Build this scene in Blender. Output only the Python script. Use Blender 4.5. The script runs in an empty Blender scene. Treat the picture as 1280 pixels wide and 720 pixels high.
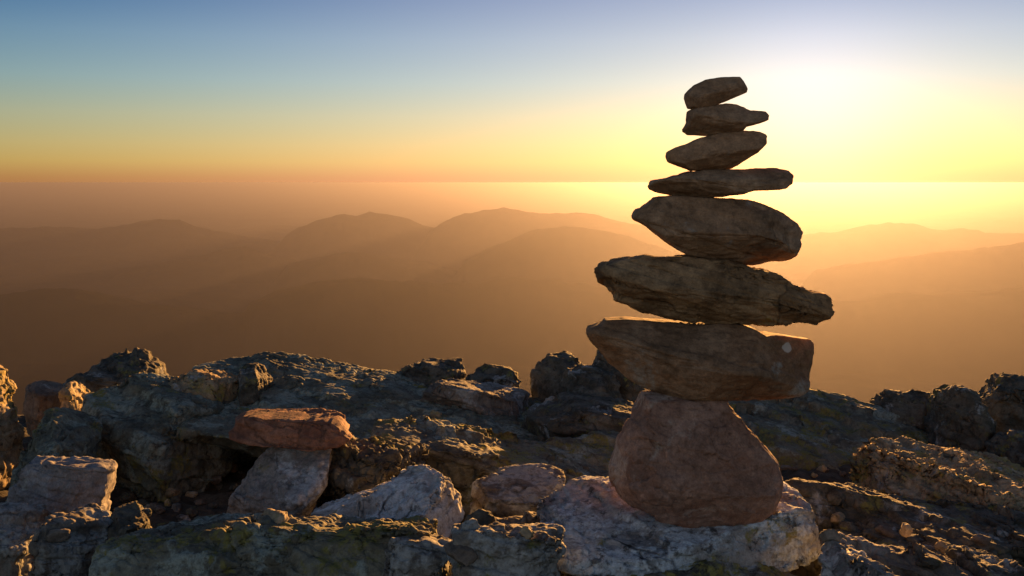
import bpy, math
SUN_E, SUN_C = 5.0, (1.0, 0.46, 0.12)
HAZE_C, HAZE_D, HAZE_G = (0.305, 0.258, 0.05), 0.64e-4, 0.75
AIR_C, AIR_D = (0.14, 0.25, 0.95), 0.28e-4
import bpy, math
import numpy as np
from mathutils import Vector
R = math.radians
scene = bpy.context.scene
COL = scene.collection

# ------------------------------------------------------------------ camera
F_PX = 1256.0                       # focal length in pixels of a 1280 wide picture
PITCH = R(-6.0)
CAM_Z = 1.0
cam = bpy.data.cameras.new("camera")
cam.sensor_width = 36.0
cam.lens = F_PX / 1280.0 * 36.0
cam.clip_start = 0.05
cam.clip_end = 400000.0
camo = bpy.data.objects.new("camera", cam)
camo.location = (0, 0, CAM_Z)
camo.rotation_euler = (R(90) + PITCH, 0, 0)
COL.objects.link(camo)
scene.camera = camo


def at(px, py, y):
    """point of the place that lies y metres ahead, read off the photograph's pixels"""
    u = (px - 640.0) / F_PX
    v = (360.0 - py) / F_PX
    d = Vector((u, math.cos(PITCH) - v * math.sin(PITCH), math.sin(PITCH) + v * math.cos(PITCH)))
    t = y / d.y
    return np.array((d.x * t, y, CAM_Z + d.z * t))


# ------------------------------------------------------------------ light
SUN_AZ, SUN_EL = R(16.4), R(3.4)    # to the right of the view, just above the horizon
sun_dir = Vector((math.sin(SUN_AZ) * math.cos(SUN_EL), math.cos(SUN_AZ) * math.cos(SUN_EL), math.sin(SUN_EL)))
sun = bpy.data.lights.new("sun", "SUN")
sun.energy = SUN_E
sun.color = SUN_C
sun.angle = R(0.53)
suno = bpy.data.objects.new("sun", sun)
suno.rotation_euler = sun_dir.to_track_quat("Z", "Y").to_euler()
suno.location = (3, 8, 6)
COL.objects.link(suno)

# ------------------------------------------------------------------ sky
world = bpy.data.worlds.new("World")
scene.world = world
world.use_nodes = True
nt = world.node_tree
nt.nodes.clear()


def wn(kind, **kw):
    n = nt.nodes.new(kind)
    for k, v in kw.items():
        setattr(n, k, v)
    return n


def wmath(op, a, b=None, c=None):
    n = wn("ShaderNodeMath", operation=op)
    for i, s in enumerate((a, b, c)):
        if s is None:
            continue
        if isinstance(s, (int, float)):
            n.inputs[i].default_value = s
        else:
            nt.links.new(s, n.inputs[i])
    return n.outputs[0]


sky = wn("ShaderNodeTexSky", sky_type="NISHITA", sun_disc=False)
sky.sun_elevation = SUN_EL
sky.sun_rotation = SUN_AZ
sky.altitude = 1200
sky.air_density = 1.0
sky.dust_density = 0.32
sky.ozone_density = 2.2
bg = wn("ShaderNodeBackground")
bg.inputs[1].default_value = 0.033
# the colour of the air changes with the height above the horizon
tc = wn("ShaderNodeTexCoord")
sep = wn("ShaderNodeSeparateXYZ")
nt.links.new(tc.outputs["Generated"], sep.inputs[0])
fac = wmath("MULTIPLY", sep.outputs[2], 2.5)
ramp = wn("ShaderNodeValToRGB")
els = [(0.0, (0.96, 0.65, 0.66)), (0.012, (1.02, 0.69, 0.62)), (0.05, (1.34, 1.02, 0.68)), (0.09, (1.48, 1.14, 0.82)),
       (0.16, (1.48, 1.24, 1.06)), (0.24, (1.2, 1.24, 1.32)), (0.34, (0.86, 1.06, 1.32)), (0.44, (0.32, 0.72, 1.15)),
       (0.60, (0.42, 0.68, 0.98)), (1.0, (0.50, 0.71, 0.92))]
cr = ramp.color_ramp
while len(cr.elements) < len(els):
    cr.elements.new(0.5)
for e, (p, c) in zip(cr.elements, els):
    e.position = p
    e.color = (*c, 1)
nt.links.new(fac, ramp.inputs[0])
mul = wn("ShaderNodeMix", data_type="RGBA", blend_type="MULTIPLY")
mul.inputs[0].default_value = 1.0
nt.links.new(sky.outputs[0], mul.inputs[6])
nt.links.new(ramp.outputs[0], mul.inputs[7])
# pale aureole around the sun
dot = wn("ShaderNodeVectorMath", operation="DOT_PRODUCT")
nt.links.new(tc.outputs["Generated"], dot.inputs[0])
dot.inputs[1].default_value = sun_dir
cosang = wmath("MAXIMUM", dot.outputs["Value"], 0.0)
prev = mul.outputs[2]
for power, tint in ((260.0, (1.5, 1.2, 2.0)), (7.5, (3.4, 2.25, 1.9))):
    glow = wmath("POWER", cosang, power)
    gmul = wn("ShaderNodeVectorMath", operation="SCALE")
    gmul.inputs[0].default_value = tint
    nt.links.new(glow, gmul.inputs["Scale"])
    add = wn("ShaderNodeVectorMath", operation="ADD")
    nt.links.new(prev, add.inputs[0])
    nt.links.new(gmul.outputs[0], add.inputs[1])
    prev = add.outputs[0]
# rosy glow added to the sky opposite the sun, lightening the rock faces
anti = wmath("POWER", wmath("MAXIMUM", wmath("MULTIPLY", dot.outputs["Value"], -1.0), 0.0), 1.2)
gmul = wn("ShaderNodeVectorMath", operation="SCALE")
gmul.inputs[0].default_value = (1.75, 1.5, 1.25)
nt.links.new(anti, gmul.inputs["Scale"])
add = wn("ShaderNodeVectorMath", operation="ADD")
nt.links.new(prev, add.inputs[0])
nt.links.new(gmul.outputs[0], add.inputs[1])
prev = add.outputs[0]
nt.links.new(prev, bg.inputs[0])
wo = wn("ShaderNodeOutputWorld")
nt.links.new(bg.outputs[0], wo.inputs[0])
scene.view_settings.view_transform = "Standard"
scene.view_settings.look = "None"
scene.view_settings.exposure = 1.6
scene.view_settings.gamma = 1.0
scene.view_settings.use_curve_mapping = False

# ------------------------------------------------------------------ noise
_rng0 = np.random.RandomState(7)
_PERM = np.concatenate([_rng0.permutation(4096)] * 3).astype(np.int64)
_G = _rng0.normal(size=(4096, 3)).astype(np.float32)
_G /= np.linalg.norm(_G, axis=1, keepdims=True)


def perlin(p):
    """gradient noise of an (n, 3) array, about -1..1"""
    i = np.floor(p).astype(np.int64)
    f = (p - i).astype(np.float32)
    u = f * f * f * (f * (f * 6 - 15) + 10)
    i &= 4095
    out = np.zeros(len(p), np.float32)
    for dx in (0, 1):
        wx = u[:, 0] if dx else 1 - u[:, 0]
        hx = _PERM[(i[:, 0] + dx) & 4095]
        for dy in (0, 1):
            wy = u[:, 1] if dy else 1 - u[:, 1]
            hy = _PERM[hx + ((i[:, 1] + dy) & 4095)]
            for dz in (0, 1):
                wz = u[:, 2] if dz else 1 - u[:, 2]
                h = _PERM[hy + ((i[:, 2] + dz) & 4095)]
                g = _G[h]
                out += wx * wy * wz * (g[:, 0] * (f[:, 0] - dx) + g[:, 1] * (f[:, 1] - dy) + g[:, 2] * (f[:, 2] - dz))
    return out * 1.5


def fbm(p, octaves=4, gain=0.5, lac=2.03):
    out = np.zeros(len(p), np.float32)
    a = 1.0
    for k in range(octaves):
        out += a * perlin(p + 17.3 * k)
        p = p * lac
        a *= gain
    return out


def ridged(p, octaves=4, gain=0.55, lac=2.07):
    out = np.zeros(len(p), np.float32)
    a = 1.0
    for k in range(octaves):
        out += a * (1.0 - 2.0 * np.abs(perlin(p + 31.7 * k)))
        p = p * lac
        a *= gain
    return out


# ------------------------------------------------------------------ mesh helpers
def mesh_object(name, verts, quads, mat, smooth=True, parent=None):
    me = bpy.data.meshes.new(name)
    n = len(quads)
    me.vertices.add(len(verts))
    me.vertices.foreach_set("co", np.ascontiguousarray(verts, np.float32).ravel())
    me.loops.add(n * 4)
    me.loops.foreach_set("vertex_index", np.ascontiguousarray(quads, np.int32).ravel())
    me.polygons.add(n)
    me.polygons.foreach_set("loop_start", np.arange(0, n * 4, 4, dtype=np.int32))
    me.polygons.foreach_set("use_smooth", np.full(n, smooth))
    me.update(calc_edges=True)
    me.materials.append(mat)
    o = bpy.data.objects.new(name, me)
    COL.objects.link(o)
    if parent is not None:
        o.parent = parent
    return o


def normals(v, q):
    a = v[q[:, 2]] - v[q[:, 0]]
    b = v[q[:, 3]] - v[q[:, 1]]
    fn = np.cross(a, b)
    out = np.zeros_like(v)
    for k in range(4):
        for j in range(3):
            out[:, j] += np.bincount(q[:, k], fn[:, j], len(v))
    return out / (np.linalg.norm(out, axis=1, keepdims=True) + 1e-12)


def grid_quads(nu, nv):
    i = np.arange(nu * nv).reshape(nv, nu)
    return np.stack([i[:-1, :-1], i[:-1, 1:], i[1:, 1:], i[1:, :-1]], -1).reshape(-1, 4)


# ------------------------------------------------------------------ materials
def new_mat(name):
    m = bpy.data.materials.new(name)
    m.use_nodes = True
    t = m.node_tree
    t.nodes.clear()
    return m, t

# ------------------------------------------------------------------ hills far below, and the air between
FLOOR = -700.0
hill_mat, t = new_mat("forested_hills")
out = t.nodes.new("ShaderNodeOutputMaterial")
bs = t.nodes.new("ShaderNodeBsdfPrincipled")
bs.inputs["Roughness"].default_value = 1.0
bs.inputs["Specular IOR Level"].default_value = 0.0
ns = t.nodes.new("ShaderNodeTexNoise")
tcn = t.nodes.new("ShaderNodeTexCoord")
t.links.new(tcn.outputs["Object"], ns.inputs["Vector"])
ns.inputs["Scale"].default_value = 0.004
ns.inputs["Detail"].default_value = 6
rp = t.nodes.new("ShaderNodeValToRGB")
rp.color_ramp.elements[0].position = 0.35
rp.color_ramp.elements[0].color = (0.014, 0.016, 0.010, 1)
rp.color_ramp.elements[1].position = 0.7
rp.color_ramp.elements[1].color = (0.032, 0.03, 0.02, 1)
t.links.new(ns.outputs["Fac"], rp.inputs[0])
t.links.new(rp.outputs[0], bs.inputs["Base Color"])
t.links.new(bs.outputs[0], out.inputs[0])

RIDGES = [   # distance, front width, back width, skyline in the photograph
    (9800, 1500, 2500, [(-500, 300), (-100, 294), (0, 291), (60, 288), (120, 291), (150, 288), (178, 280), (200, 277), (225, 278), (245, 287), (290, 297), (360, 310), (420, 340)]),
    (8800, 1300, 2200, [(300, 345), (340, 306), (380, 288), (410, 276), (430, 271), (445, 273), (462, 269), (490, 273), (510, 277), (530, 286), (580, 300), (640, 340)]),
    (8200, 1300, 2200, [(480, 345), (520, 302), (550, 285), (580, 272), (606, 265), (630, 264), (655, 268), (680, 272), (720, 269), (745, 272), (770, 279), (800, 287), (860, 300), (940, 340)]),
    (8400, 1300, 2200, [(900, 340), (960, 310), (1010, 298), (1050, 295), (1085, 288), (1110, 284), (1140, 285), (1165, 290), (1205, 291), (1235, 296), (1280, 298), (1500, 305), (1900, 315)]),
    (6900, 1000, 1700, [(60, 365), (160, 345), (240, 330), (285, 318), (305, 316), (330, 322), (370, 335), (430, 350)]),
    (6000, 900, 1500, [(300, 375), (350, 343), (390, 332), (420, 325), (448, 322), (475, 325), (505, 334), (535, 337), (580, 352), (640, 375)]),
    (5700, 900, 1500, [(520, 372), (575, 338), (610, 318), (645, 303), (680, 293), (705, 290), (730, 290), (755, 296), (800, 308), (850, 325), (930, 355)]),
    (5200, 900, 1500, [(960, 376), (1010, 350), (1060, 341), (1110, 334), (1150, 327), (1200, 322), (1240, 318), (1280, 312), (1400, 305), (1600, 300), (1900, 300)]),
    (3900, 600, 1200, [(-400, 385), (-100, 382), (0, 380), (50, 374), (90, 373), (140, 383), (220, 398), (300, 405), (380, 430)]),
    (3900, 600, 1200, [(250, 430), (310, 392), (350, 374), (400, 364), (460, 361), (540, 366), (620, 362), (700, 366), (800, 380), (900, 400), (1000, 390), (1150, 375), (1280, 368), (1600, 360)]),
]
NA, ND = 900, 620
az = np.tan(np.linspace(R(-62), R(62), NA))            # x / y
dist = np.concatenate([np.geomspace(150, 2500, 80), np.linspace(2550, 14500, 440), np.geomspace(14700, 100000, ND - 520)])
A, Dm = np.meshgrid(az, dist)
px_of = 640 + F_PX * A                                   # good enough far away: the tilt is small
rough = np.stack([A * Dm / 1300, Dm / 1300, np.zeros_like(A)], -1).reshape(-1, 3)
n1 = fbm(rough, 5).reshape(A.shape)
r1 = ridged(rough * 0.8 + 5.0, 5).reshape(A.shape)
n2 = fbm(rough * 3.1 + 11.0, 5).reshape(A.shape)
r2 = ridged(rough * 2.0 + 3.0, 4).reshape(A.shape)
H = FLOOR + 45 * n1 + 35 * r1 + 12 * n2
foot = FLOOR - 60.0
for D, wf, wb, line in RIDGES:
    wf, wb = wf * 0.62, wb * 0.7
    lx = np.array([q[0] for q in line], float)
    ly = np.array([q[1] for q in line], float)
    warp = 170 * fbm(rough * 0.8 + D * 0.01, 4).reshape(A.shape)
    py = np.interp(px_of, lx, ly)
    u, v = (px_of - 640) / F_PX, (360 - py) / F_PX
    slope = (math.sin(PITCH) + v * math.cos(PITCH)) / (math.cos(PITCH) - v * math.sin(PITCH))
    top = CAM_Z + slope * D
    side = np.clip(np.minimum((px_of - lx[0]) / 60, (lx[-1] - px_of) / 60), 0, 1)
    dd = Dm - D + warp
    prof = np.exp(-np.where(dd < 0, dd / wf, dd / wb) ** 2)
    h = foot + (top - foot) * prof * side + prof * side * (14 * n2 + 22 * r2)
    H = np.maximum(H, h)
# the mountain the camera stands on falls away to the valley
fall = CAM_Z - 2.2 - 0.75 * Dm * (1 + 0.12 * n1)
H = np.maximum(H, fall)
verts = np.stack([A * Dm, Dm, H], -1).reshape(-1, 3)
hills = mesh_object("hills", verts, grid_quads(NA, ND), hill_mat)
hills["kind"] = "structure"

haze_mat, t = new_mat("evening_haze")
out = t.nodes.new("ShaderNodeOutputMaterial")
pv = t.nodes.new("ShaderNodeVolumePrincipled")        # dust and moisture, glowing towards the sun
pv.inputs["Color"].default_value = (*HAZE_C, 1)
pv.inputs["Density"].default_value = HAZE_D
pv.inputs["Anisotropy"].default_value = HAZE_G
air = t.nodes.new("ShaderNodeVolumePrincipled")       # the clear air itself, bluish from every side
air.inputs["Color"].default_value = (*AIR_C, 1)
air.inputs["Density"].default_value = AIR_D
both = t.nodes.new("ShaderNodeAddShader")
t.links.new(pv.outputs[0], both.inputs[0])
t.links.new(air.outputs[0], both.inputs[1])
t.links.new(both.outputs[0], out.inputs["Volume"])
lo, hi = (-230000.0, -3000.0, -860.0), (230000.0, 130000.0, CAM_Z + 0.6)
hv = np.array([(x, y, z) for z in (lo[2], hi[2]) for y in (lo[1], hi[1]) for x in (lo[0], hi[0])], float)
hq = np.array([(0, 2, 3, 1), (4, 5, 7, 6), (0, 1, 5, 4), (2, 6, 7, 3), (0, 4, 6, 2), (1, 3, 7, 5)])
haze = mesh_object("haze", hv, hq, haze_mat, smooth=False)
haze["kind"] = "stuff"

# ------------------------------------------------------------------ rock material
def rock_material(name, dark, light, pale=0.0, pale_col=(0.36, 0.38, 0.37), moss=0.0, moss_col=(0.20, 0.19, 0.06),
                  crust=0.25, crack=0.5, bump=1.0, spots=(), stain=0.0, stain_col=(0.22, 0.11, 0.05), rough=0.88, grain=1.0):
    m, t = new_mat(name)
    N, L = t.nodes, t.links

    def node(kind, **kw):
        n = N.new(kind)
        for k, v in kw.items():
            setattr(n, k, v)
        return n

    def noise(scale, detail, roughness=0.6, vec=None, dist=0.0):
        n = node("ShaderNodeTexNoise")
        n.inputs["Scale"].default_value = scale
        n.inputs["Detail"].default_value = detail
        n.inputs["Roughness"].default_value = roughness
        n.inputs["Distortion"].default_value = dist
        L.new(vec if vec is not None else co, n.inputs["Vector"])
        return n.outputs["Fac"]

    def step(src, a, b):
        n = node("ShaderNodeMapRange", clamp=True)
        n.interpolation_type = "SMOOTHSTEP"
        n.inputs["From Min"].default_value = a
        n.inputs["From Max"].default_value = b
        L.new(src, n.inputs["Value"])
        return n.outputs[0]

    def mth(op, a, b=None):
        n = node("ShaderNodeMath", operation=op)
        for i, s in enumerate((a, b)):
            if s is None:
                continue
            if isinstance(s, (int, float)):
                n.inputs[i].default_value = s
            else:
                L.new(s, n.inputs[i])
        return n.outputs[0]

    def mix(fac, a, b, mode="MIX"):
        n = node("ShaderNodeMix", data_type="RGBA", blend_type=mode)
        for sock, s in ((n.inputs[0], fac), (n.inputs[6], a), (n.inputs[7], b)):
            if isinstance(s, (int, float)):
                sock.default_value = s
            elif isinstance(s, tuple):
                sock.default_value = (*s, 1)
            else:
                L.new(s, sock)
        return n.outputs[2]

    tc = node("ShaderNodeTexCoord")
    info = node("ShaderNodeObjectInfo")
    off = node("ShaderNodeVectorMath", operation="MULTIPLY_ADD")
    sc = node("ShaderNodeCombineXYZ")
    for i in range(3):
        L.new(mth("MULTIPLY", info.outputs["Random"], (37.0, 91.0, 53.0)[i]), sc.inputs[i])
    L.new(tc.outputs["Object"], off.inputs[0])
    off.inputs[1].default_value = (1, 1, 1)
    L.new(sc.outputs[0], off.inputs[2])
    co = off.outputs[0]

    big = noise(2.6, 4, 0.55)
    mid = noise(11.0, 6, 0.62)
    fine = noise(55.0, 5, 0.65)
    tiny = noise(210.0, 3, 0.6)
    col = mix(step(mid, 0.36, 0.64), dark, light)
    col = mix(mth("MULTIPLY", step(big, 0.42, 0.66), 0.55), col, tuple(0.5 * (a + b) * f for a, b, f in zip(dark, light, (1.12, 0.95, 0.78))))
    if stain:
        s = noise(4.5, 5, 0.6, dist=0.6)
        col = mix(mth("MULTIPLY", step(s, 0.62 - 0.2 * stain, 0.80 - 0.2 * stain), 0.8), col, stain_col)
    if pale:
        s = noise(5.0, 8, 0.68, dist=0.35)
        f = step(s, 0.66 - 0.30 * pale, 0.73 - 0.30 * pale)
        col = mix(mth("MULTIPLY", f, step(fine, 0.30, 0.48)), col, pale_col)
    if moss:
        s = noise(6.5, 8, 0.70, dist=0.2)
        f = step(s, 0.68 - 0.28 * moss, 0.74 - 0.28 * moss)
        col = mix(mth("MULTIPLY", f, step(fine, 0.34, 0.56)), col, moss_col)
    # dark crusts and grain
    s = noise(23.0, 6, 0.68)
    col = mix(mth("MULTIPLY", step(s, 0.60 - 0.12 * crust, 0.70 - 0.12 * crust), 0.75 * min(1.0, crust * 2.5)), col, (0.022, 0.021, 0.018))
    g = node("ShaderNodeMapRange")
    g.inputs["From Min"].default_value = 0.25
    g.inputs["From Max"].default_value = 0.75
    g.inputs["To Min"].default_value = 0.62
    g.inputs["To Max"].default_value = 1.35
    L.new(fine, g.inputs["Value"])
    g2 = node("ShaderNodeMapRange")
    g2.inputs["From Min"].default_value = 0.3
    g2.inputs["From Max"].default_value = 0.7
    g2.inputs["To Min"].default_value = 0.8
    g2.inputs["To Max"].default_value = 1.2
    L.new(tiny, g2.inputs["Value"])
    gc = node("ShaderNodeVectorMath", operation="SCALE")
    L.new(col, gc.inputs[0])
    L.new(mth("MULTIPLY", g.outputs[0], g2.outputs[0]), gc.inputs["Scale"])
    col = gc.outputs[0]
    # cracks
    wv = node("ShaderNodeVectorMath", operation="MULTIPLY_ADD")
    nz = node("ShaderNodeTexNoise")
    nz.inputs["Scale"].default_value = 5.0
    nz.inputs["Detail"].default_value = 5
    L.new(co, nz.inputs["Vector"])
    L.new(nz.outputs["Color"], wv.inputs[0])
    wv.inputs[1].default_value = (0.28, 0.28, 0.28)
    L.new(co, wv.inputs[2])
    vo = node("ShaderNodeTexVoronoi", feature="DISTANCE_TO_EDGE")
    vo.inputs["Scale"].default_value = 4.2
    L.new(wv.outputs[0], vo.inputs["Vector"])
    broken = step(noise(3.7, 3), 0.42, 0.6)
    line = mth("MULTIPLY", mth("SUBTRACT", 1.0, step(vo.outputs["Distance"], 0.0, 0.035)), broken)
    line = mth("MULTIPLY", line, crack)
    col = mix(line, col, (0.02, 0.018, 0.015))
    for (p, r, c) in spots:
        d = node("ShaderNodeVectorMath", operation="DISTANCE")
        nn = node("ShaderNodeVectorMath", operation="MULTIPLY_ADD")
        n2 = node("ShaderNodeTexNoise")
        n2.inputs["Scale"].default_value = 60.0
        L.new(tc.outputs["Object"], n2.inputs["Vector"])
        L.new(n2.outputs["Color"], nn.inputs[0])
        nn.inputs[1].default_value = (r * 0.8,) * 3
        L.new(tc.outputs["Object"], nn.inputs[2])
        fl = node("ShaderNodeVectorMath", operation="MULTIPLY")
        L.new(nn.outputs[0], fl.inputs[0])
        fl.inputs[1].default_value = (1, 0, 1)
        L.new(fl.outputs[0], d.inputs[0])
        d.inputs[1].default_value = (p[0] + r * 0.4, 0, p[2] + r * 0.4)
        col = mix(mth("SUBTRACT", 1.0, step(d.outputs["Value"], r * 0.85, r * 1.1)), col, c)
    bs = node("ShaderNodeBsdfPrincipled")
    bs.inputs["Roughness"].default_value = rough
    bs.inputs["Specular IOR Level"].default_value = 0.3
    L.new(col, bs.inputs["Base Color"])
    # relief finer than the mesh
    h = mth("MULTIPLY", mid, 0.006)
    h = mth("ADD", h, mth("MULTIPLY", fine, 0.0035 * grain))
    h = mth("ADD", h, mth("MULTIPLY", tiny, 0.0009 * grain))
    h = mth("SUBTRACT", h, mth("MULTIPLY", line, 0.006))
    bp = node("ShaderNodeBump")
    bp.inputs["Strength"].default_value = 1.0
    bp.inputs["Distance"].default_value = bump
    L.new(h, bp.inputs["Height"])
    L.new(bp.outputs[0], bs.inputs["Normal"])
    out = node("ShaderNodeOutputMaterial")
    L.new(bs.outputs[0], out.inputs[0])
    return m


M = {
    "grey": rock_material("grey_lichened_rock", (0.11, 0.10, 0.09), (0.26, 0.25, 0.22), pale=0.5, moss=0.25),
    "green": rock_material("green_lichened_rock", (0.10, 0.10, 0.08), (0.24, 0.25, 0.20), pale=0.45, pale_col=(0.30, 0.35, 0.31), moss=0.6),
    "teal": rock_material("pale_green_lichened_rock", (0.092, 0.10, 0.08), (0.205, 0.225, 0.185), pale=0.55, pale_col=(0.28, 0.325, 0.275), moss=0.42, crust=0.32),
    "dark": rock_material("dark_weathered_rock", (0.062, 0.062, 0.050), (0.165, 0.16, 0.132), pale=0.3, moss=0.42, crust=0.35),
    "blue": rock_material("smooth_grey_rock", (0.22, 0.22, 0.23), (0.34, 0.34, 0.36), pale=0.3, crust=0.12, crack=0.3, bump=0.6),
    "pale": rock_material("pale_lichen_crusted_rock", (0.30, 0.30, 0.29), (0.54, 0.55, 0.55), pale=0.65, pale_col=(0.66, 0.69, 0.70), moss=0.22, crust=0.35, crack=0.8),
    "ashen": rock_material("ash_grey_rock", (0.19, 0.19, 0.185), (0.38, 0.38, 0.38), pale=0.5, pale_col=(0.52, 0.54, 0.55), moss=0.15, crust=0.3, crack=0.6),
    "brown": rock_material("brown_rock", (0.115, 0.10, 0.085), (0.24, 0.21, 0.175), pale=0.2, moss=0.12, crack=0.4),
    "red": rock_material("red_brown_rock", (0.19, 0.09, 0.06), (0.36, 0.18, 0.115), crust=0.3, crack=0.5),
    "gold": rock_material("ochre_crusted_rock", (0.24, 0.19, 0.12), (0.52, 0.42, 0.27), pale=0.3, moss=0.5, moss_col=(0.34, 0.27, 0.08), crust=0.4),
    "soil": rock_material("stony_soil", (0.045, 0.04, 0.033), (0.11, 0.10, 0.08), moss=0.2, crust=0.3, crack=0.2, bump=1.5),
}


# ------------------------------------------------------------------ rock shapes
def shell(nx, ny, nz):
    """surface lattice of a box: unit coordinates (-1..1) and outward quads"""
    dims = np.array((nx, ny, nz))
    keys, quads = [], []

    def key(a):
        return (a[..., 0] * (ny + 1) + a[..., 1]) * (nz + 1) + a[..., 2]

    for ax in range(3):
        u, v = [(1, 2), (2, 0), (0, 1)][ax]
        gu, gv = np.meshgrid(np.arange(dims[u]), np.arange(dims[v]), indexing="ij")
        for side in (0, 1):
            corners = []
            for du, dv in ((0, 0), (1, 0), (1, 1), (0, 1)):
                a = np.zeros(gu.shape + (3,), np.int64)
                a[..., ax] = dims[ax] * side
                a[..., u] = gu + du
                a[..., v] = gv + dv
                corners.append(key(a))
            if side == 0:
                corners.reverse()
            quads.append(np.stack(corners, -1).reshape(-1, 4))
    q = np.concatenate(quads)
    uniq, inv = np.unique(q.ravel(), return_inverse=True)
    q = inv.reshape(-1, 4)
    k = uniq % (nz + 1)
    j = (uniq // (nz + 1)) % (ny + 1)
    i = uniq // ((nz + 1) * (ny + 1))
    c = np.stack([i / nx, j / ny, k / nz], -1) * 2.0 - 1.0
    return c, q


def rotation(yaw, pitch, roll):
    cy, sy, cp, sp, cr, sr = math.cos(yaw), math.sin(yaw), math.cos(pitch), math.sin(pitch), math.cos(roll), math.sin(roll)
    Rz = np.array([[cy, -sy, 0], [sy, cy, 0], [0, 0, 1]])
    Rx = np.array([[1, 0, 0], [0, cp, -sp], [0, sp, cp]])
    Ry = np.array([[cr, 0, sr], [0, 1, 0], [-sr, 0, cr]])
    return Rz @ Rx @ Ry


def unit(v):
    v = np.asarray(v, float)
    return v / np.linalg.norm(v)


BED = unit((0.28, 0.05, 1.0))       # the layers of this mountain dip gently to the right


def chips(p, size, seed, bed, flat=2.2):
    """broken faces: every cell of a stretched, warped cell pattern is a plane of its own tilt, about -1..1"""
    o = np.array([(seed * 17.7) % 61, (seed * 5.9) % 53, (seed * 11.3) % 59])
    w = np.stack([perlin(p / size * 0.9 + o + 9 * k) for k in range(3)], -1)
    x = p / size + 0.30 * w + o
    x = x + np.outer((flat - 1) * (x @ bed), bed)
    base = np.floor(x).astype(np.int64)
    best = np.full(len(p), 1e9, np.float32)
    val = np.zeros(len(p), np.float32)
    for dx in (-1, 0, 1):
        for dy in (-1, 0, 1):
            for dz in (-1, 0, 1):
                c = base + np.array((dx, dy, dz))
                h = _PERM[_PERM[_PERM[c[:, 0] & 4095] + (c[:, 1] & 4095)] + (c[:, 2] & 4095)]
                j = _G[h] * 0.45 + 0.5
                r = x - (c + j)
                d = np.einsum("ij,ij->i", r, r)
                g = _G[(h * 7 + 13) & 4095]
                v = np.einsum("ij,ij->i", r, g) * 1.3 + 0.8 * g[:, 0]
                m = d < best
                best = np.where(m, d, best)
                val = np.where(m, v, val)
    return val


def weather(p, q, seed, strata=0.012, gap=0.05, lump=0.02, rough=0.006, bed=None, crust=1.0, terr=0.0, tgap=0.06, chip=0.0):
    """layers, lumps and crust carved into a rock's surface (metres)"""
    o = np.array([(seed * 13.7) % 97, (seed * 7.3) % 89, (seed * 29.1) % 83])
    bed = BED if bed is None else unit(bed)
    n = normals(p, q)
    if lump:
        p = p + n * (lump * 0.6 * fbm(p * 4.0 + o, 3))[:, None]
        n = normals(p, q)
    if chip:
        sparse = np.clip(0.5 + 1.3 * fbm(p * 2.6 + o * 3, 2), 0.05, 1)
        d = chip * 0.075 * chips(p, chip, seed, bed) * (0.4 + 0.6 * sparse) + chip * 0.034 * sparse * chips(p, chip * 0.4, seed + 3, bed)
        p = p + n * d[:, None]
        n = normals(p, q)
    if terr:
        rr = np.random.RandomState(seed + 9)
        tb = rr.uniform(-0.38, 0.38, 512)
        t = (p @ bed + 0.5 * tgap * fbm(p * 1.7 + o, 3) + 0.28 * tgap * fbm(p * 9 + o, 3)) / tgap + seed * 1.7
        i = np.floor(t)
        f = t - i
        k = i.astype(int) % 511
        w = np.clip((f - 0.66) / 0.30, 0, 1)
        w = w * w * (3 - 2 * w)
        new = i + tb[k] * (1 - w) + (1 + tb[k + 1]) * w
        p = p + np.outer(terr * tgap * (new - t + 0.15), bed)
        n = normals(p, q)
    if strata:
        t = (p @ bed + 0.35 * gap * fbm(p * 2.2 + o, 3) + 0.12 * gap * fbm(p * 11 + o, 2)) / gap + seed * 3.1
        i = np.floor(t)
        f = t - i
        rr = np.random.RandomState(seed + 5)
        tab = rr.uniform(-1, 1, 512)
        idx = i.astype(int) % 511
        w = np.clip((f - 0.78) / 0.22, 0, 1)
        w = w * w * (3 - 2 * w)
        lay = tab[idx] * (1 - w) + tab[idx + 1] * w
        groove = np.exp(-((f - 0.89) / 0.07) ** 2) * (0.5 + 0.5 * tab[(idx + 77) % 511])
        steep = np.sqrt(np.clip(1 - (n @ bed) ** 2, 0, 1))
        p = p + n * (strata * steep * (lay - 0.9 * groove))[:, None]
        n = normals(p, q)
    if rough:
        d = rough * (0.45 * ridged(p * 15 + o, 3) + 0.75 * fbm(p * 36 + o, 3) * crust)
        d += rough * 0.42 * crust * fbm(p * 95 + o, 2)
        pit = np.clip(perlin(p * 21 + o * 2) - 0.25, 0, 1)
        d -= rough * 1.6 * pit * crust
        d *= 0.45 + 0.9 * np.clip(0.5 + 1.2 * fbm(p * 3.1 + o * 5, 3), 0, 1)
        p = p + n * d[:, None]
    return p


def finish(name, p, q, centre, mat, label, cat, group=None):
    o = mesh_object(name, p - centre, q, mat)
    o.location = centre
    if label:
        o["label"] = label
    if cat:
        o["category"] = cat
    if group:
        o["group"] = group
    return o


def cut(p, planes, keep=0.06, wob=None):
    for n, d in planes:
        n = unit(n)
        s = p @ n - d
        if wob is not None:
            s = s + wob
        p = p - np.outer(np.maximum(s, 0) * (1 - keep), n)
    return p


def ground_z(x, y):
    return -0.26 - 0.04 * np.clip(y - 3.2, 0, 2.2) - 0.9 * np.clip(y - 5.6, 0, 30)


def project(p):
    """pixel of world points, in the photograph's 1280 x 720"""
    d = p - np.array((0, 0, CAM_Z))
    fw = d[:, 1] * math.cos(PITCH) + d[:, 2] * math.sin(PITCH)
    up = -d[:, 1] * math.sin(PITCH) + d[:, 2] * math.cos(PITCH)
    return 640 + F_PX * d[:, 0] / fw, 360 - F_PX * up / fw


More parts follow.
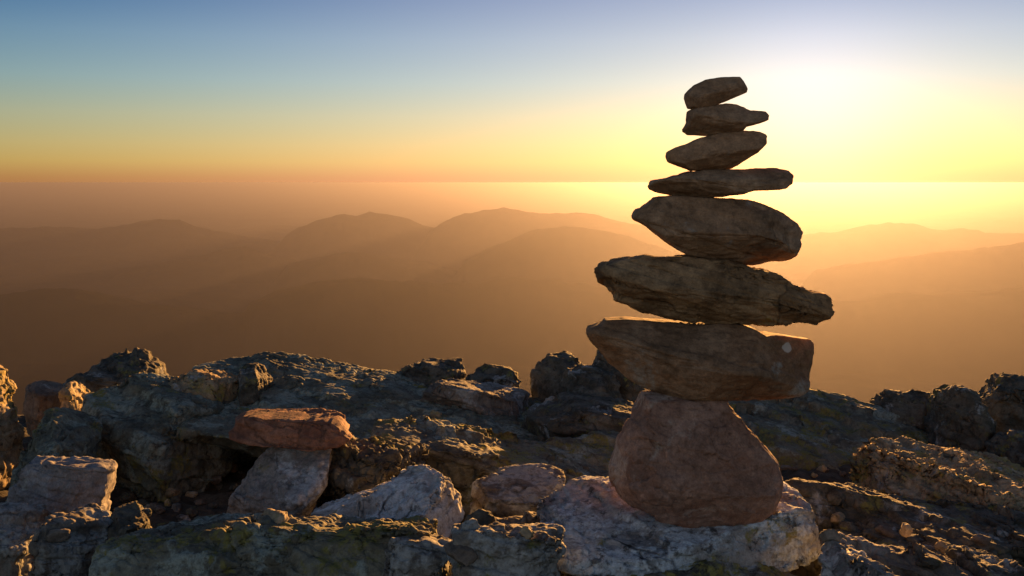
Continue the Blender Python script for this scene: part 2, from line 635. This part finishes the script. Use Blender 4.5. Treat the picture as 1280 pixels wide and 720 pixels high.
def boulder(name, label, px, py, hw, hh, dist, depth, mat, seed, roll=0.0, pitch=0.0, yaw=0.0, q=3.0, planes=(), ncut=9,
            warp=0.16, deep=True, cat="boulder", group=None, fine=1.0, cutd=(0.62, 0.92), wplanes=(), **kw):
    """a boulder whose visible face is centred on a pixel at a distance; half sizes in pixels, half depth in metres"""
    s = dist / F_PX
    hx, hy, hz = hw * s, depth, hh * s
    c = at(px, py, dist + depth * 0.8)
    c = at(px, py, dist + depth * 0.5)
    c[1] = dist + depth
    # the part below the visible face goes on down into the ground
    drop = 0.0
    if deep:
        low = c[2] - hz
        g = float(ground_z(c[0], c[1])) - 0.03
        drop = max(0.0, low - g)
    rng = np.random.RandomState(seed)
    sp = max(0.0042, dist * 0.0019) / fine
    nseg = [int(min(230, max(10, 2 * h / sp))) for h in (hx, hy, hz + 0.35 * drop)]
    u, quads = shell(*nseg)
    p = u / (np.sum(np.abs(u) ** q, axis=1, keepdims=True) ** (1.0 / q))
    off = rng.uniform(0, 60, 3)
    w = np.stack([fbm(p * 0.85 + off + 20 * k, 3) for k in range(3)], -1)
    p = p + warp * w
    pl = [(n, d) for n, d in planes]
    for _ in range(ncut):
        n = rng.normal(size=3)
        pl.append((n, rng.uniform(*cutd)))
    p = cut(p, pl, wob=0.05 * fbm(p * 2.1 + off, 3))
    p = p * np.array((hx, hy, hz))
    p = p @ rotation(R(yaw), R(pitch), R(roll)).T
    for _ in range(3):                 # make it as large in the view as the rock it copies
        X, Yp = project(p + c)
        p[:, 0] *= 2 * hw / (X.max() - X.min())
        p[:, 2] *= 1 + 0.8 * (2 * hh / (Yp.max() - Yp.min()) - 1)
        X, Yp = project(p + c)
        c[0] += (px - (X.max() + X.min()) / 2) * s
        c[2] -= ((py - hh) - Yp.min()) * s
    hz = -p[:, 2].min()
    if deep:
        drop = max(0.0, c[2] - hz - (float(ground_z(c[0], c[1])) - 0.04))
    if drop:
        f = np.clip(-p[:, 2] / max(hz, 1e-3), 0, 1)
        p[:, 2] -= f * drop * 1.05
    p = p + c
    for n, w in wplanes:               # faces given where they stand in the place
        n = unit(n)
        sd = (p - w) @ n + 0.006 * fbm(p * 6 + off, 3)
        p = p - np.outer(np.maximum(sd, 0) * 0.97, n)
    size = min(hx, hz + drop * 0.3)
    args = dict(strata=0.07 * size, gap=max(0.02, 0.28 * size), lump=0.06 * size, rough=min(0.0095, 0.0045 + 0.0065 * size), chip=min(0.20, 0.6 * size + 0.02), terr=0.45, tgap=max(0.022, min(0.07, 0.32 * size)))
    args.update(kw)
    p = weather(p, quads, seed, **args)
    return finish(name, p, quads, c, M[mat] if isinstance(mat, str) else mat, label, cat, group)


def outline_rock(name, label, pts, dist, depth, mat, seed, planes=(), ncut=6, q=2.4, cat="stone", group=None, lean=0.0, fine=1.0,
                 fd=(0.55, 0.9), **kw):
    """a stone with the outline seen in the photograph, at its own distance and with its own thickness"""
    P = np.array([at(x, y, dist) for x, y in pts])[:, (0, 2)]
    lo, hi = P.min(0), P.max(0)
    mid2, half = (lo + hi) / 2, (hi - lo) / 2
    U = (P - mid2) / half
    rng = np.random.RandomState(seed)
    sp = max(0.0036, dist * 0.0016) / fine
    hx, hz = half
    nseg = [int(max(14, 2 * h / sp)) for h in (hx, depth, hz)]
    u, quads = shell(*nseg)
    u = np.tan(u * 0.62) / math.tan(0.62)
    s = u / np.linalg.norm(u, axis=1, keepdims=True)
    th = np.arctan2(s[:, 2], s[:, 0])
    rho = np.sqrt(s[:, 0] ** 2 + s[:, 2] ** 2)
    # where the ray at angle th leaves the outline
    a = U
    b = np.roll(U, -1, axis=0)
    tt = np.linspace(-math.pi, math.pi, 2881)
    d = np.stack([np.cos(tt), np.sin(tt)], -1)
    e = b - a
    den = d[:, None, 0] * e[None, :, 1] - d[:, None, 1] * e[None, :, 0]
    den = np.where(np.abs(den) < 1e-9, 1e-9, den)
    rr = (a[None, :, 0] * e[None, :, 1] - a[None, :, 1] * e[None, :, 0]) / den
    ss = (a[None, :, 0] * d[:, None, 1] - a[None, :, 1] * d[:, None, 0]) / den
    ok = (ss >= -1e-6) & (ss <= 1 + 1e-6) & (rr > 0)
    rad = np.where(ok, rr, -1).max(1)
    rad = np.where(rad < 0, 1.0, rad)
    k = np.array([1, 2, 3, 2, 1], float) / 9
    rad = np.convolve(np.concatenate([rad[-3:-1], rad, rad[1:3]]), k, "valid")
    Rt = np.interp(th, tt, rad)
    flat = np.clip(1 - rho ** q, 0, 1) ** (1 / q)
    x = Rt * np.cos(th) * rho
    z = Rt * np.sin(th) * rho
    y = np.sign(s[:, 1]) * flat
    off = rng.uniform(0, 60, 3)
    p = np.stack([x, y, z], -1)
    p[:, 1] *= 1 + 0.22 * fbm(p * 1.2 + off, 2)
    pl = list(planes)
    for i in range(ncut):
        n = np.array((rng.normal() * 0.45, -1.0 if i % 3 else 1.0, rng.normal() * 0.5))
        pl.append((n, rng.uniform(*fd)))
    p = cut(p, pl, keep=0.12, wob=0.04 * fbm(p * 2.5 + off, 3))
    c = np.array((mid2[0], dist, mid2[1]))
    p = p * np.array((hx, depth, hz))
    p[:, 1] += lean * p[:, 2]
    p = p + c
    args = dict(strata=0.004, gap=0.035, lump=0.004, rough=0.0022, chip=0.0)
    args.update(kw)
    p = weather(p, quads, seed, **args)
    return finish(name, p, quads, c, M[mat] if isinstance(mat, str) else mat, label, cat, group)

# ------------------------------------------------------------------ the summit ground under the rocks
gx = np.linspace(-6.5, 6.5, 420)
gy = np.concatenate([np.linspace(-2.5, 1.6, 40), np.linspace(1.62, 6.4, 330), np.linspace(6.5, 9.5, 30)])
X, Y = np.meshgrid(gx, gy)
Z = ground_z(X, Y)
pp = np.stack([X, Y, Z * 0], -1).reshape(-1, 3)
Z = Z + (0.05 * fbm(pp * 1.3, 4) + 0.022 * ridged(pp * 5, 4) + 0.012 * fbm(pp * 17, 3)).reshape(X.shape)
ground = mesh_object("ground", np.stack([X, Y, Z], -1).reshape(-1, 3), grid_quads(len(gx), len(gy)), M["soil"])
ground["kind"] = "structure"

# ------------------------------------------------------------------ the balanced stones
def za(l):   # close-up of the upper stones: 3x from (700, 80)
    return [(700 + x / 3.0, 80 + y / 3.0) for x, y in l]


def zb(l):   # close-up of the lower stones: 3.272x from (700, 300)
    return [(700 + x / 3.272, 300 + y / 3.272) for x, y in l]


def zc(l):   # close-up of the foot stone: 3x from (660, 480)
    return [(660 + x / 3.0, 480 + y / 3.0) for x, y in l]


CD = 2.45    # distance of the stack
STACK = "stones balanced in the stack"
spot = at(981, 441, CD)
c2 = np.array([at(x, y, CD) for x, y in zb([(110, 380), (1065, 640)])])
c2 = c2.mean(0)
M["foot"] = rock_material("red_brown_granite", (0.24, 0.15, 0.115), (0.45, 0.295, 0.225), pale=0.35, pale_col=(0.45, 0.36, 0.30), crust=0.15, crack=0.2, bump=0.7, stain=0.6, grain=1.8,
                          stain_col=(0.27, 0.135, 0.085))
M["umber"] = rock_material("umber_rock", (0.20, 0.125, 0.07), (0.38, 0.25, 0.15), crust=0.15, crack=0.3, bump=0.7, pale=0.12, pale_col=(0.36, 0.32, 0.26), stain=0.4)
M["ochre"] = rock_material("ochre_veined_rock", (0.20, 0.125, 0.06), (0.44, 0.29, 0.15), moss=0.35, moss_col=(0.34, 0.22, 0.06), crust=0.25, crack=0.45, bump=1.0)
M["slate"] = rock_material("dark_slate_rock", (0.27, 0.175, 0.10), (0.47, 0.32, 0.195), crust=0.2, crack=0.4, bump=0.75, grain=1.4, pale=0.15, pale_col=(0.36, 0.33, 0.29))
M["spotted"] = rock_material("umber_rock_with_white_spot", (0.20, 0.125, 0.07), (0.38, 0.25, 0.15), crust=0.2, crack=0.45, bump=0.75, grain=1.4, pale=0.18,
                             pale_col=(0.36, 0.32, 0.26), stain=0.4, spots=[(tuple(spot - c2), 0.012, (0.62, 0.58, 0.5))])

M["base"] = rock_material("pale_lichened_boulder", (0.20, 0.22, 0.235), (0.43, 0.47, 0.50), pale=0.66, pale_col=(0.58, 0.66, 0.71), moss=0.42,
                          moss_col=(0.27, 0.25, 0.09), crust=0.42, crack=0.8)
M["under"] = rock_material("mossy_patched_rock", (0.10, 0.10, 0.085), (0.25, 0.25, 0.23), pale=0.5, pale_col=(0.44, 0.44, 0.44), moss=0.7,
                           moss_col=(0.25, 0.23, 0.07), crust=0.5, crack=0.8)
foot = outline_rock("balanced_stone", "large upright reddish brown bell-shaped stone at the foot of the stack", zc(
    [(425, 25), (560, 25), (725, 35), (752, 85), (814, 155), (864, 215), (914, 280), (945, 340), (945, 400), (915, 460), (870, 495),
     (800, 515), (700, 520), (580, 514), (480, 494), (400, 455), (340, 415), (312, 360), (310, 300), (340, 200), (384, 130), (416, 70)]),
    CD, 0.17, "foot", 11, q=2.2, ncut=4, planes=[((0.25, -0.95, 0.2), 0.80), ((-0.3, -0.95, 0.1), 0.82), ((0.05, -0.85, -0.5), 0.78)], strata=0.0, lump=0.006, rough=0.0026, chip=0.10, group=STACK)
s2 = outline_rock("balanced_stone", "thick blocky brown stone with a small white spot, lying on the bell-shaped foot stone", zb(
    [(110, 380), (118, 360), (160, 345), (180, 325), (260, 322), (380, 332), (470, 335), (560, 342), (680, 338), (740, 345), (790, 360),
     (830, 385), (880, 385), (960, 400), (1010, 410), (1050, 415), (1065, 440), (1055, 490), (1030, 560), (1000, 605), (960, 625),
     (850, 640), (720, 640), (600, 638), (480, 634), (400, 620), (340, 600), (290, 570), (240, 530), (200, 500), (180, 470), (150, 435),
     (120, 400)]), CD, 0.15, "spotted", 12, q=3.2, ncut=3, planes=[((0.05, -0.8, 0.62), 0.66), ((-0.6, -0.7, -0.3), 0.62), ((0.85, -0.5, 0.1), 0.74)], strata=0.004, gap=0.06, group=STACK)
s3 = outline_rock("balanced_stone", "long craggy ochre stone with cracked layers, pointed at its right end", zb(
    [(150, 120), (155, 100), (215, 82), (300, 70), (340, 58), (420, 66), (520, 62), (600, 78), (680, 83), (760, 106), (800, 122),
     (860, 128), (920, 155), (960, 185), (1030, 210), (1080, 220), (1110, 250), (1115, 285), (1095, 315), (1040, 335), (960, 330),
     (840, 338), (740, 338), (690, 344), (600, 342), (540, 334), (440, 318), (350, 295), (280, 265), (220, 240), (185, 200), (165, 165)]),
    CD, 0.14, "ochre", 13, q=2.6, ncut=4, planes=[((0.1, -0.9, 0.45), 0.60), ((-0.15, -0.85, -0.5), 0.58)], strata=0.010, gap=0.03, lump=0.005, rough=0.0024, chip=0.035, bed=(0.3, 0.25, 1.0), group=STACK)
s4 = outline_rock("balanced_stone", "plump dark stone tapering to the left, between the craggy stone and the thin plate", [
    (791.7, 270.7), (795, 264), (810, 253.3), (816.7, 247.5), (840, 245.5), (866.7, 246.5), (900, 247.5), (933.3, 250), (953.3, 255), (976.7, 265),
    (996.7, 278.3), (1006, 290), (1004.5, 306), (999, 316), (994, 323), (988.8, 327), (969, 329.5), (944.5, 334), (926, 332), (907.8, 326),
    (883, 324), (859, 319), (843.6, 310.7), (828.4, 300), (806.7, 283.3), (793.5, 275)], CD, 0.12, "slate", 14, q=2.6, ncut=3, planes=[((0.08, -0.9, 0.42), 0.56), ((-0.05, -0.75, -0.66), 0.50), ((0.8, -0.6, 0.1), 0.70)],
    strata=0.003, lump=0.004, rough=0.0018, group=STACK)
s5 = outline_rock("balanced_stone", "thin flat plate of stone lying across the plump dark one", za(
    [(330, 458), (345, 440), (400, 428), (470, 408), (540, 398), (620, 395), (700, 393), (800, 390), (850, 397), (867, 420), (865, 448),
     (835, 470), (770, 474), (720, 473), (680, 487), (600, 498), (500, 499), (420, 494), (360, 483), (335, 470)]), CD, 0.10, "slate", 15,
    q=2.8, ncut=3, planes=[((0.05, -0.85, 0.55), 0.6)], strata=0.003, gap=0.02, lump=0.003, rough=0.0018, group=STACK)
s6 = outline_rock("balanced_stone", "oval brown stone on top of the thin plate, third from the top", za(
    [(400, 330), (430, 315), (480, 297), (530, 275), (600, 262), (690, 250), (745, 256), (770, 268), (768, 300), (740, 330), (690, 362),
     (645, 392), (560, 403), (490, 399), (440, 382), (405, 368), (398, 350)]), CD, 0.085, "slate", 16, q=2.4, ncut=3, planes=[((-0.1, -0.9, 0.40), 0.58), ((0.25, -0.8, -0.55), 0.56)], strata=0.002,
    lump=0.003, rough=0.0017, group=STACK)
s7 = outline_rock("balanced_stone", "small stone with a narrow nose to the right, just below the topmost one", za(
    [(480, 178), (510, 168), (560, 160), (620, 148), (665, 153), (710, 175), (765, 178), (780, 195), (778, 212), (745, 225), (690, 238),
     (680, 252), (620, 266), (540, 269), (480, 265), (460, 250), (475, 225)]), CD, 0.075, "slate", 17, q=2.4, ncut=2, planes=[((0.15, -0.9, 0.42), 0.55), ((-0.2, -0.8, -0.5), 0.58)], strata=0.002,
    lump=0.003, rough=0.0016, group=STACK)
s8 = outline_rock("balanced_stone", "topmost smooth rounded dark stone tilted up to the right", za(
    [(467, 130), (470, 112), (500, 82), (545, 62), (600, 52), (672, 50), (685, 65), (700, 95), (697, 108), (650, 128), (600, 148),
     (560, 164), (515, 170), (480, 166)]), CD, 0.06, "slate", 18, q=2.3, ncut=2, planes=[((-0.2, -0.85, 0.5), 0.6), ((0.3, -0.85, -0.4), 0.58)], strata=0.0, lump=0.002, rough=0.0014, group=STACK)

# ------------------------------------------------------------------ rocks around the stack
ROCKS = "rocks strewn over the summit"
base = boulder("boulder", "pale lichen-crusted boulder that carries the stack of stones", 865, 665, 192, 70, 2.14, 0.31, "base", 21, q=6.0, deep=False,
               ncut=1, warp=0.04, fine=1.15, cutd=(0.9, 0.99),
               wplanes=[((-0.08, -0.17, 1), at(850, 646, 2.45)), ((0.42, 0.03, 0.90), at(975, 611, 2.55)), ((1, 0.0, -0.1), at(1030, 664, 2.42)),
                        ((0.415, -0.91, 0.10), at(760, 668, 2.22)), ((0.0, -1, 0.10), at(900, 664, 2.27)), ((-0.30, -0.62, -0.72), at(715, 684, 2.17)),
                        ((-1, -0.15, 0.30), at(686, 640, 2.40)), ((-0.6, 0.6, 0.2), at(716, 597, 2.68)), ((0.5, -0.85, 0.1), at(1005, 668, 2.27))],
               strata=0.008, gap=0.06, lump=0.006, rough=0.004, terr=0.12, tgap=0.05, chip=0.09)
under = boulder("boulder", "dark mossy boulder under the front edge of the pale one", 852, 740, 156, 86, 2.10, 0.28, "under", 22, q=4.0, ncut=4, fine=1.1, group=ROCKS,
                wplanes=[((0.05, -0.45, 0.9), at(880, 657, 2.26)), ((-0.1, -0.25, 0.95), at(720, 698, 2.25))])


def B(name, label, x0, x1, y0, y1, *a, **k):
    k.setdefault("group", ROCKS)
    k.setdefault("cat", name.replace("_", " "))
    return boulder(name, label, (x0 + x1) / 2, (y0 + y1) / 2, (x1 - x0) / 2, (y1 - y0) / 2, *a, **k)


def O(*a, **k):
    k.setdefault("group", ROCKS)
    return outline_rock(*a, **k)


tilt = ((-0.1, -0.62, 0.78), 0.42)      # a broad face turned up towards us
sunny = ((0.30, 0.05, 1.0), 0.62)       # a flat top that leans to the sun
# far edge of the summit, left to right
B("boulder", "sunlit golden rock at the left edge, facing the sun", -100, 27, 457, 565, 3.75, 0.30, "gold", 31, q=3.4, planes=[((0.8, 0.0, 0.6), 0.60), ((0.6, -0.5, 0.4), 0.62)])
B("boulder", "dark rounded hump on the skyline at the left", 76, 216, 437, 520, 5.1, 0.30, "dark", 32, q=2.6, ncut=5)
B("rock", "small angular rock between the golden rock and the dark hump", 30, 84, 474, 520, 4.7, 0.14, "brown", 33, planes=[sunny])
B("rock", "little knob of rock leaning against the dark hump", 76, 112, 478, 520, 4.5, 0.10, "gold", 34, planes=[((0.6, 0.1, 0.7), 0.5)])
B("boulder", "steep blue-grey slab with a crumbling lit crest, left of the broad outcrop", 98, 310, 464, 622, 3.85, 0.42, "teal", 35, q=3.8, ncut=4,
  planes=[((-0.15, -0.62, 0.75), 0.40), ((0.4, 0.2, 0.9), 0.55)], strata=0.014, chip=0.12, rough=0.006)
B("boulder", "grey sloping rock behind the boulder with the glowing cap", 8, 125, 508, 630, 3.45, 0.3, "teal", 36, q=3.2, ncut=5, planes=[((-0.25, -0.6, 0.75), 0.45), sunny])
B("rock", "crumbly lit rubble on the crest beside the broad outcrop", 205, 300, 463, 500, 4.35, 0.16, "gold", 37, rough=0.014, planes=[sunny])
B("outcrop", "broad whaleback outcrop of pale green rock across the middle", 170, 745, 444, 606, 3.75, 0.75, "teal", 38, q=3.4, ncut=4, warp=0.13, deep=False,
  planes=[((-0.10, -0.45, 0.85), 0.42), ((0.24, 0.08, 0.95), 0.60), ((0, -0.75, -0.65), 0.42)], roll=7, strata=0.016, gap=0.07, rough=0.006, cutd=(0.8, 1.0), terr=0.4, chip=0.14)
B("rock", "dark knuckle of rock on the crest of the broad outcrop", 296, 346, 456, 496, 4.4, 0.16, "dark", 39, planes=[((0.7, 0.1, 0.6), 0.6)])
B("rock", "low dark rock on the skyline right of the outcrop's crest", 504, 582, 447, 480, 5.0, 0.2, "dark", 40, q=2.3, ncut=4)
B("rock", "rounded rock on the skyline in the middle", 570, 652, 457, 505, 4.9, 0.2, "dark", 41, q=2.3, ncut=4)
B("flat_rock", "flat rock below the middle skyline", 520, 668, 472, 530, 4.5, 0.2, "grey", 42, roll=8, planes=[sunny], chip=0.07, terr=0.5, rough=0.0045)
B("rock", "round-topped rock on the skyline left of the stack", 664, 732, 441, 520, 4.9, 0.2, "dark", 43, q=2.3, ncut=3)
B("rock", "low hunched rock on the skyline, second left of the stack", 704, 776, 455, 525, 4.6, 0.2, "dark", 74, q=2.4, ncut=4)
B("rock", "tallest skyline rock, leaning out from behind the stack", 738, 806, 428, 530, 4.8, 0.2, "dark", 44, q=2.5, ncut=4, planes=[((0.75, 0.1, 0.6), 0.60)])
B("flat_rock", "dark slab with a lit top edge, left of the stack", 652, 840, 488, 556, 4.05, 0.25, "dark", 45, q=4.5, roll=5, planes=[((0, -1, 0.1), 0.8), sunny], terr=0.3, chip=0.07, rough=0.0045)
B("flat_rock", "green lichened slab below the dark slab", 625, 820, 540, 625, 3.55, 0.28, "green", 46, q=3.6, roll=9, planes=[tilt], chip=0.07, terr=0.5, rough=0.0045)
B("flat_rock", "long ridge of dark rock with a glowing crest, running down to the foot stone", 455, 752, 524, 645, 3.3, 0.26, "green", 47, q=3.8, roll=13, chip=0.10, rough=0.006,
  planes=[((0, -1, -0.1), 0.75), ((0.30, 0.06, 0.95), 0.62)], ncut=5)
# right side
B("outcrop", "smooth whaleback of grey-green rock behind the stack on the right", 860, 1190, 481, 640, 4.25, 0.55, "green", 48, q=3.2, ncut=4, roll=9, planes=[((0.08, -0.5, 0.85), 0.42)], strata=0.02, gap=0.07)
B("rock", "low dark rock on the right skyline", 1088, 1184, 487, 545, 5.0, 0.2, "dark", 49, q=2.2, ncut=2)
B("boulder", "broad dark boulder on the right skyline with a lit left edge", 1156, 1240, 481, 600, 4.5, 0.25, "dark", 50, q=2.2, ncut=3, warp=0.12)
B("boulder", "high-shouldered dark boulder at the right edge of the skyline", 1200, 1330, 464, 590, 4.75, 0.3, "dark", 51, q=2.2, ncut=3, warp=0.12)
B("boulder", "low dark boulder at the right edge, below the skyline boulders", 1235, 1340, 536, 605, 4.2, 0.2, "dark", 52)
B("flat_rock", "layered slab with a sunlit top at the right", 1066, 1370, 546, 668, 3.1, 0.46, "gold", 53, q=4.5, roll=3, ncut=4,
  planes=[((0.28, 0.04, 1), 0.50), ((-0.8, -0.5, 0.2), 0.8)], strata=0.024, gap=0.03, rough=0.012, tgap=0.035)
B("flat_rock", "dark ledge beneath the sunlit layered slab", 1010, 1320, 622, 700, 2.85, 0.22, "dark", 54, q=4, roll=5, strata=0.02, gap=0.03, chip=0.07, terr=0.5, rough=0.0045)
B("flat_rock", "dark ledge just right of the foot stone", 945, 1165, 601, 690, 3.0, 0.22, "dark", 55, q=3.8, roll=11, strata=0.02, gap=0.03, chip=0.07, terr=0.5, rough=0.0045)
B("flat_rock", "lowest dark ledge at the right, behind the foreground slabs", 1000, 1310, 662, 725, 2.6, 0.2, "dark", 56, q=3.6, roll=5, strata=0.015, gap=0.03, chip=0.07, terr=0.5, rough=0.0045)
B("flat_rock", "grey foreground slab with sunlit rough edge beside the pale boulder", 1012, 1215, 672, 800, 2.05, 0.18, "ashen", 57, q=4.5, roll=17, planes=[((0.32, 0.03, 1), 0.55)], rough=0.009)
B("flat_rock", "narrow brown slab sloping down to the right in the foreground", 1050, 1290, 670, 790, 2.25, 0.10, "brown", 58, q=4, roll=20, planes=[((0.3, 0, 1), 0.7)], chip=0.07, terr=0.5, rough=0.0045)
B("rock", "small dark rock with a bright rim at the lower right", 1185, 1292, 680, 742, 2.3, 0.11, "dark", 59, q=3.6)
B("rock", "tiny sunlit pebble on the dark ledge at the right", 1124, 1142, 653, 672, 2.5, 0.02, "gold", 60, deep=False, cat="pebble", rough=0.002, terr=0)
# left foreground
O("boulder", "blue-grey boulder with a glowing crusted cap at the left", [(14, 640), (20, 612), (36, 582), (44, 568), (80, 562), (120, 566), (135, 583), (138, 602), (130, 640), (120, 700), (20, 700)],
  3.0, 0.14, "blue", 61, q=3, cat="boulder", ncut=4, planes=[((0.12, 0.05, 1.0), 0.76), ((-0.25, -0.9, 0.3), 0.62), ((0.5, -0.8, 0.1), 0.68)], fd=(0.6, 0.9), rough=0.008, lump=0.012, strata=0.006)
O("rock", "flat red-brown rock with a lit top, lying on the pale block", [(286, 538), (290, 526), (305, 520), (330, 518), (380, 516), (410, 518), (438, 526), (444, 541), (432, 550), (400, 555), (350, 549), (310, 549), (290, 546)],
  3.05, 0.13, "red", 62, q=5, cat="rock", ncut=3, planes=[((0.26, 0.04, 1.0), 0.68), ((0.85, 0, 0.3), 0.82)], rough=0.005, lump=0.008, strata=0.006, gap=0.03)
O("rock", "pale grey block under the flat red-brown rock", [(286, 660), (294, 620), (314, 584), (338, 556), (396, 552), (412, 566), (408, 600), (385, 640), (340, 680)],
  3.0, 0.18, "ashen", 63, q=3.4, cat="rock", ncut=4, planes=[((-0.1, -0.6, 0.75), 0.42), ((-0.2, -0.9, -0.1), 0.6)], rough=0.005, lump=0.012, strata=0.006)
B("boulder", "crumbling dark mass of rock right of the pale block", 385, 535, 545, 690, 2.95, 0.2, "dark", 64, rough=0.014, strata=0.02, planes=[((0.2, 0.1, 0.9), 0.6)])
O("rock", "whitish ledged wedge of rock behind the foreground mound", [(372, 672), (385, 656), (430, 640), (480, 617), (505, 600), (530, 596), (548, 604), (560, 620), (574, 646), (570, 672), (555, 700), (500, 720), (420, 705), (380, 690)],
  2.6, 0.22, "pale", 65, q=3.4, cat="rock", ncut=3, planes=[((-0.28, -0.5, 0.82), 0.36), ((-0.05, -0.85, -0.5), 0.52), ((0.8, -0.5, 0.2), 0.76)], strata=0.014, gap=0.05, rough=0.004,
  lump=0.008, terr=0.6, tgap=0.04, chip=0.09, bed=(-0.25, -0.15, 1.0))
B("rock", "flat box-shaped rock left of the pale boulder", 588, 708, 578, 660, 2.75, 0.15, "grey", 66, q=6, ncut=2, warp=0.07, cutd=(0.85, 0.98), roll=4,
  planes=[((0.05, -0.32, 0.94), 0.40), ((-0.05, -1, -0.12), 0.72), ((-0.9, -0.4, 0.2), 0.84)], chip=0.10, terr=0.2, rough=0.004, strata=0.008, gap=0.04)
B("boulder", "low green lichened mound across the lower left foreground", 118, 560, 650, 830, 2.05, 0.26, "green", 67, q=3.4, ncut=5, warp=0.1, fine=1.1, rough=0.009, planes=[((0.0, 0.40, 1), 0.56), ((-0.05, -1, 0.75), 0.56)], terr=0.2)
B("rock", "grey rock with a lit rim at the right end of the green mound", 468, 564, 668, 780, 2.1, 0.12, "grey", 68, q=4, planes=[((0.12, 0.25, 1), 0.62), ((0, -1, 0.2), 0.62)], terr=0.15)
B("boulder", "dark boulder with a lit flat top in front of the pale boulder", 560, 704, 655, 800, 2.02, 0.14, "grey", 69, q=4.5, planes=[((0.03, 0.32, 1), 0.66), ((0.1, -1, 0.2), 0.62)], terr=0.15)
B("rock", "grey lump of rock in the lower left corner", 38, 156, 634, 760, 2.4, 0.14, "grey", 70)
B("rock", "dim grey rock at the left edge, lower half", -40, 62, 628, 720, 2.6, 0.14, "grey", 71)
B("rock", "small grey rock above the left end of the mound", 122, 190, 625, 700, 2.5, 0.12, "dark", 72)
B("flat_rock", "thin splintered slab in front of the flat box-shaped rock", 578, 700, 646, 690, 2.5, 0.08, "brown", 73, q=4, roll=-3, chip=0.07, terr=0.5, rough=0.0045)

# loose stones that have gathered between the rocks
protos = []
for k, mk in enumerate(("dark", "grey", "brown", "gold")):
    protos.append(boulder("pebble", "small loose stone lying between the boulders", 640, 700, 14, 10, 2.5, 0.022, mk, 90 + k, deep=False, cat="pebble",
                          group="loose stones between the boulders", warp=0.2, ncut=8, rough=0.003, terr=0, strata=0, chip=0.03, lump=0.004))
dg = bpy.context.evaluated_depsgraph_get()
dg.update()
rng = np.random.RandomState(4)
spots = [(600, 655), (660, 650), (575, 690), (655, 668), (180, 640), (230, 650), (250, 630), (215, 615), (160, 622), (1040, 672), (1110, 668), (1180, 690),
         (1160, 705), (1250, 668), (1225, 676), (1048, 650), (240, 642), (590, 660), (70, 668), (345, 650), (1060, 662), (1270, 706), (270, 600), (545, 520)]
gap = np.random.RandomState(12)
for _ in range(900):                       # grit in the gaps where bare ground shows
    px, py = gap.uniform(20, 1270), gap.uniform(500, 715)
    d = (Vector(at(px, py, 1.0)) - Vector((0, 0, CAM_Z))).normalized()
    hit, loc, nor, idx, ob, mw = scene.ray_cast(dg, Vector((0, 0, CAM_Z)), d, distance=20.0)
    if hit and ob == ground and len(spots) < 84:
        spots.append((px, py))
for k, (px, py) in enumerate(spots):
    a = at(px, py, 1.0)
    org = Vector((0, 0, CAM_Z))
    hit, loc, nor, idx, ob, mw = scene.ray_cast(dg, org, (Vector(a) - org).normalized(), distance=20.0)
    src = protos[k % 4]
    o = src if k < 4 else src.copy()
    if k >= 4:
        COL.objects.link(o)
    sc = rng.uniform(0.5, 1.3) if k < 24 else rng.uniform(0.3, 1.1)
    o.scale = (sc, sc * rng.uniform(0.8, 1.2), sc * rng.uniform(0.7, 1.1))
    o.rotation_euler = (rng.uniform(-0.3, 0.3), rng.uniform(-0.3, 0.3), rng.uniform(0, 6.28))
    if hit:
        o.location = loc + nor * 0.006
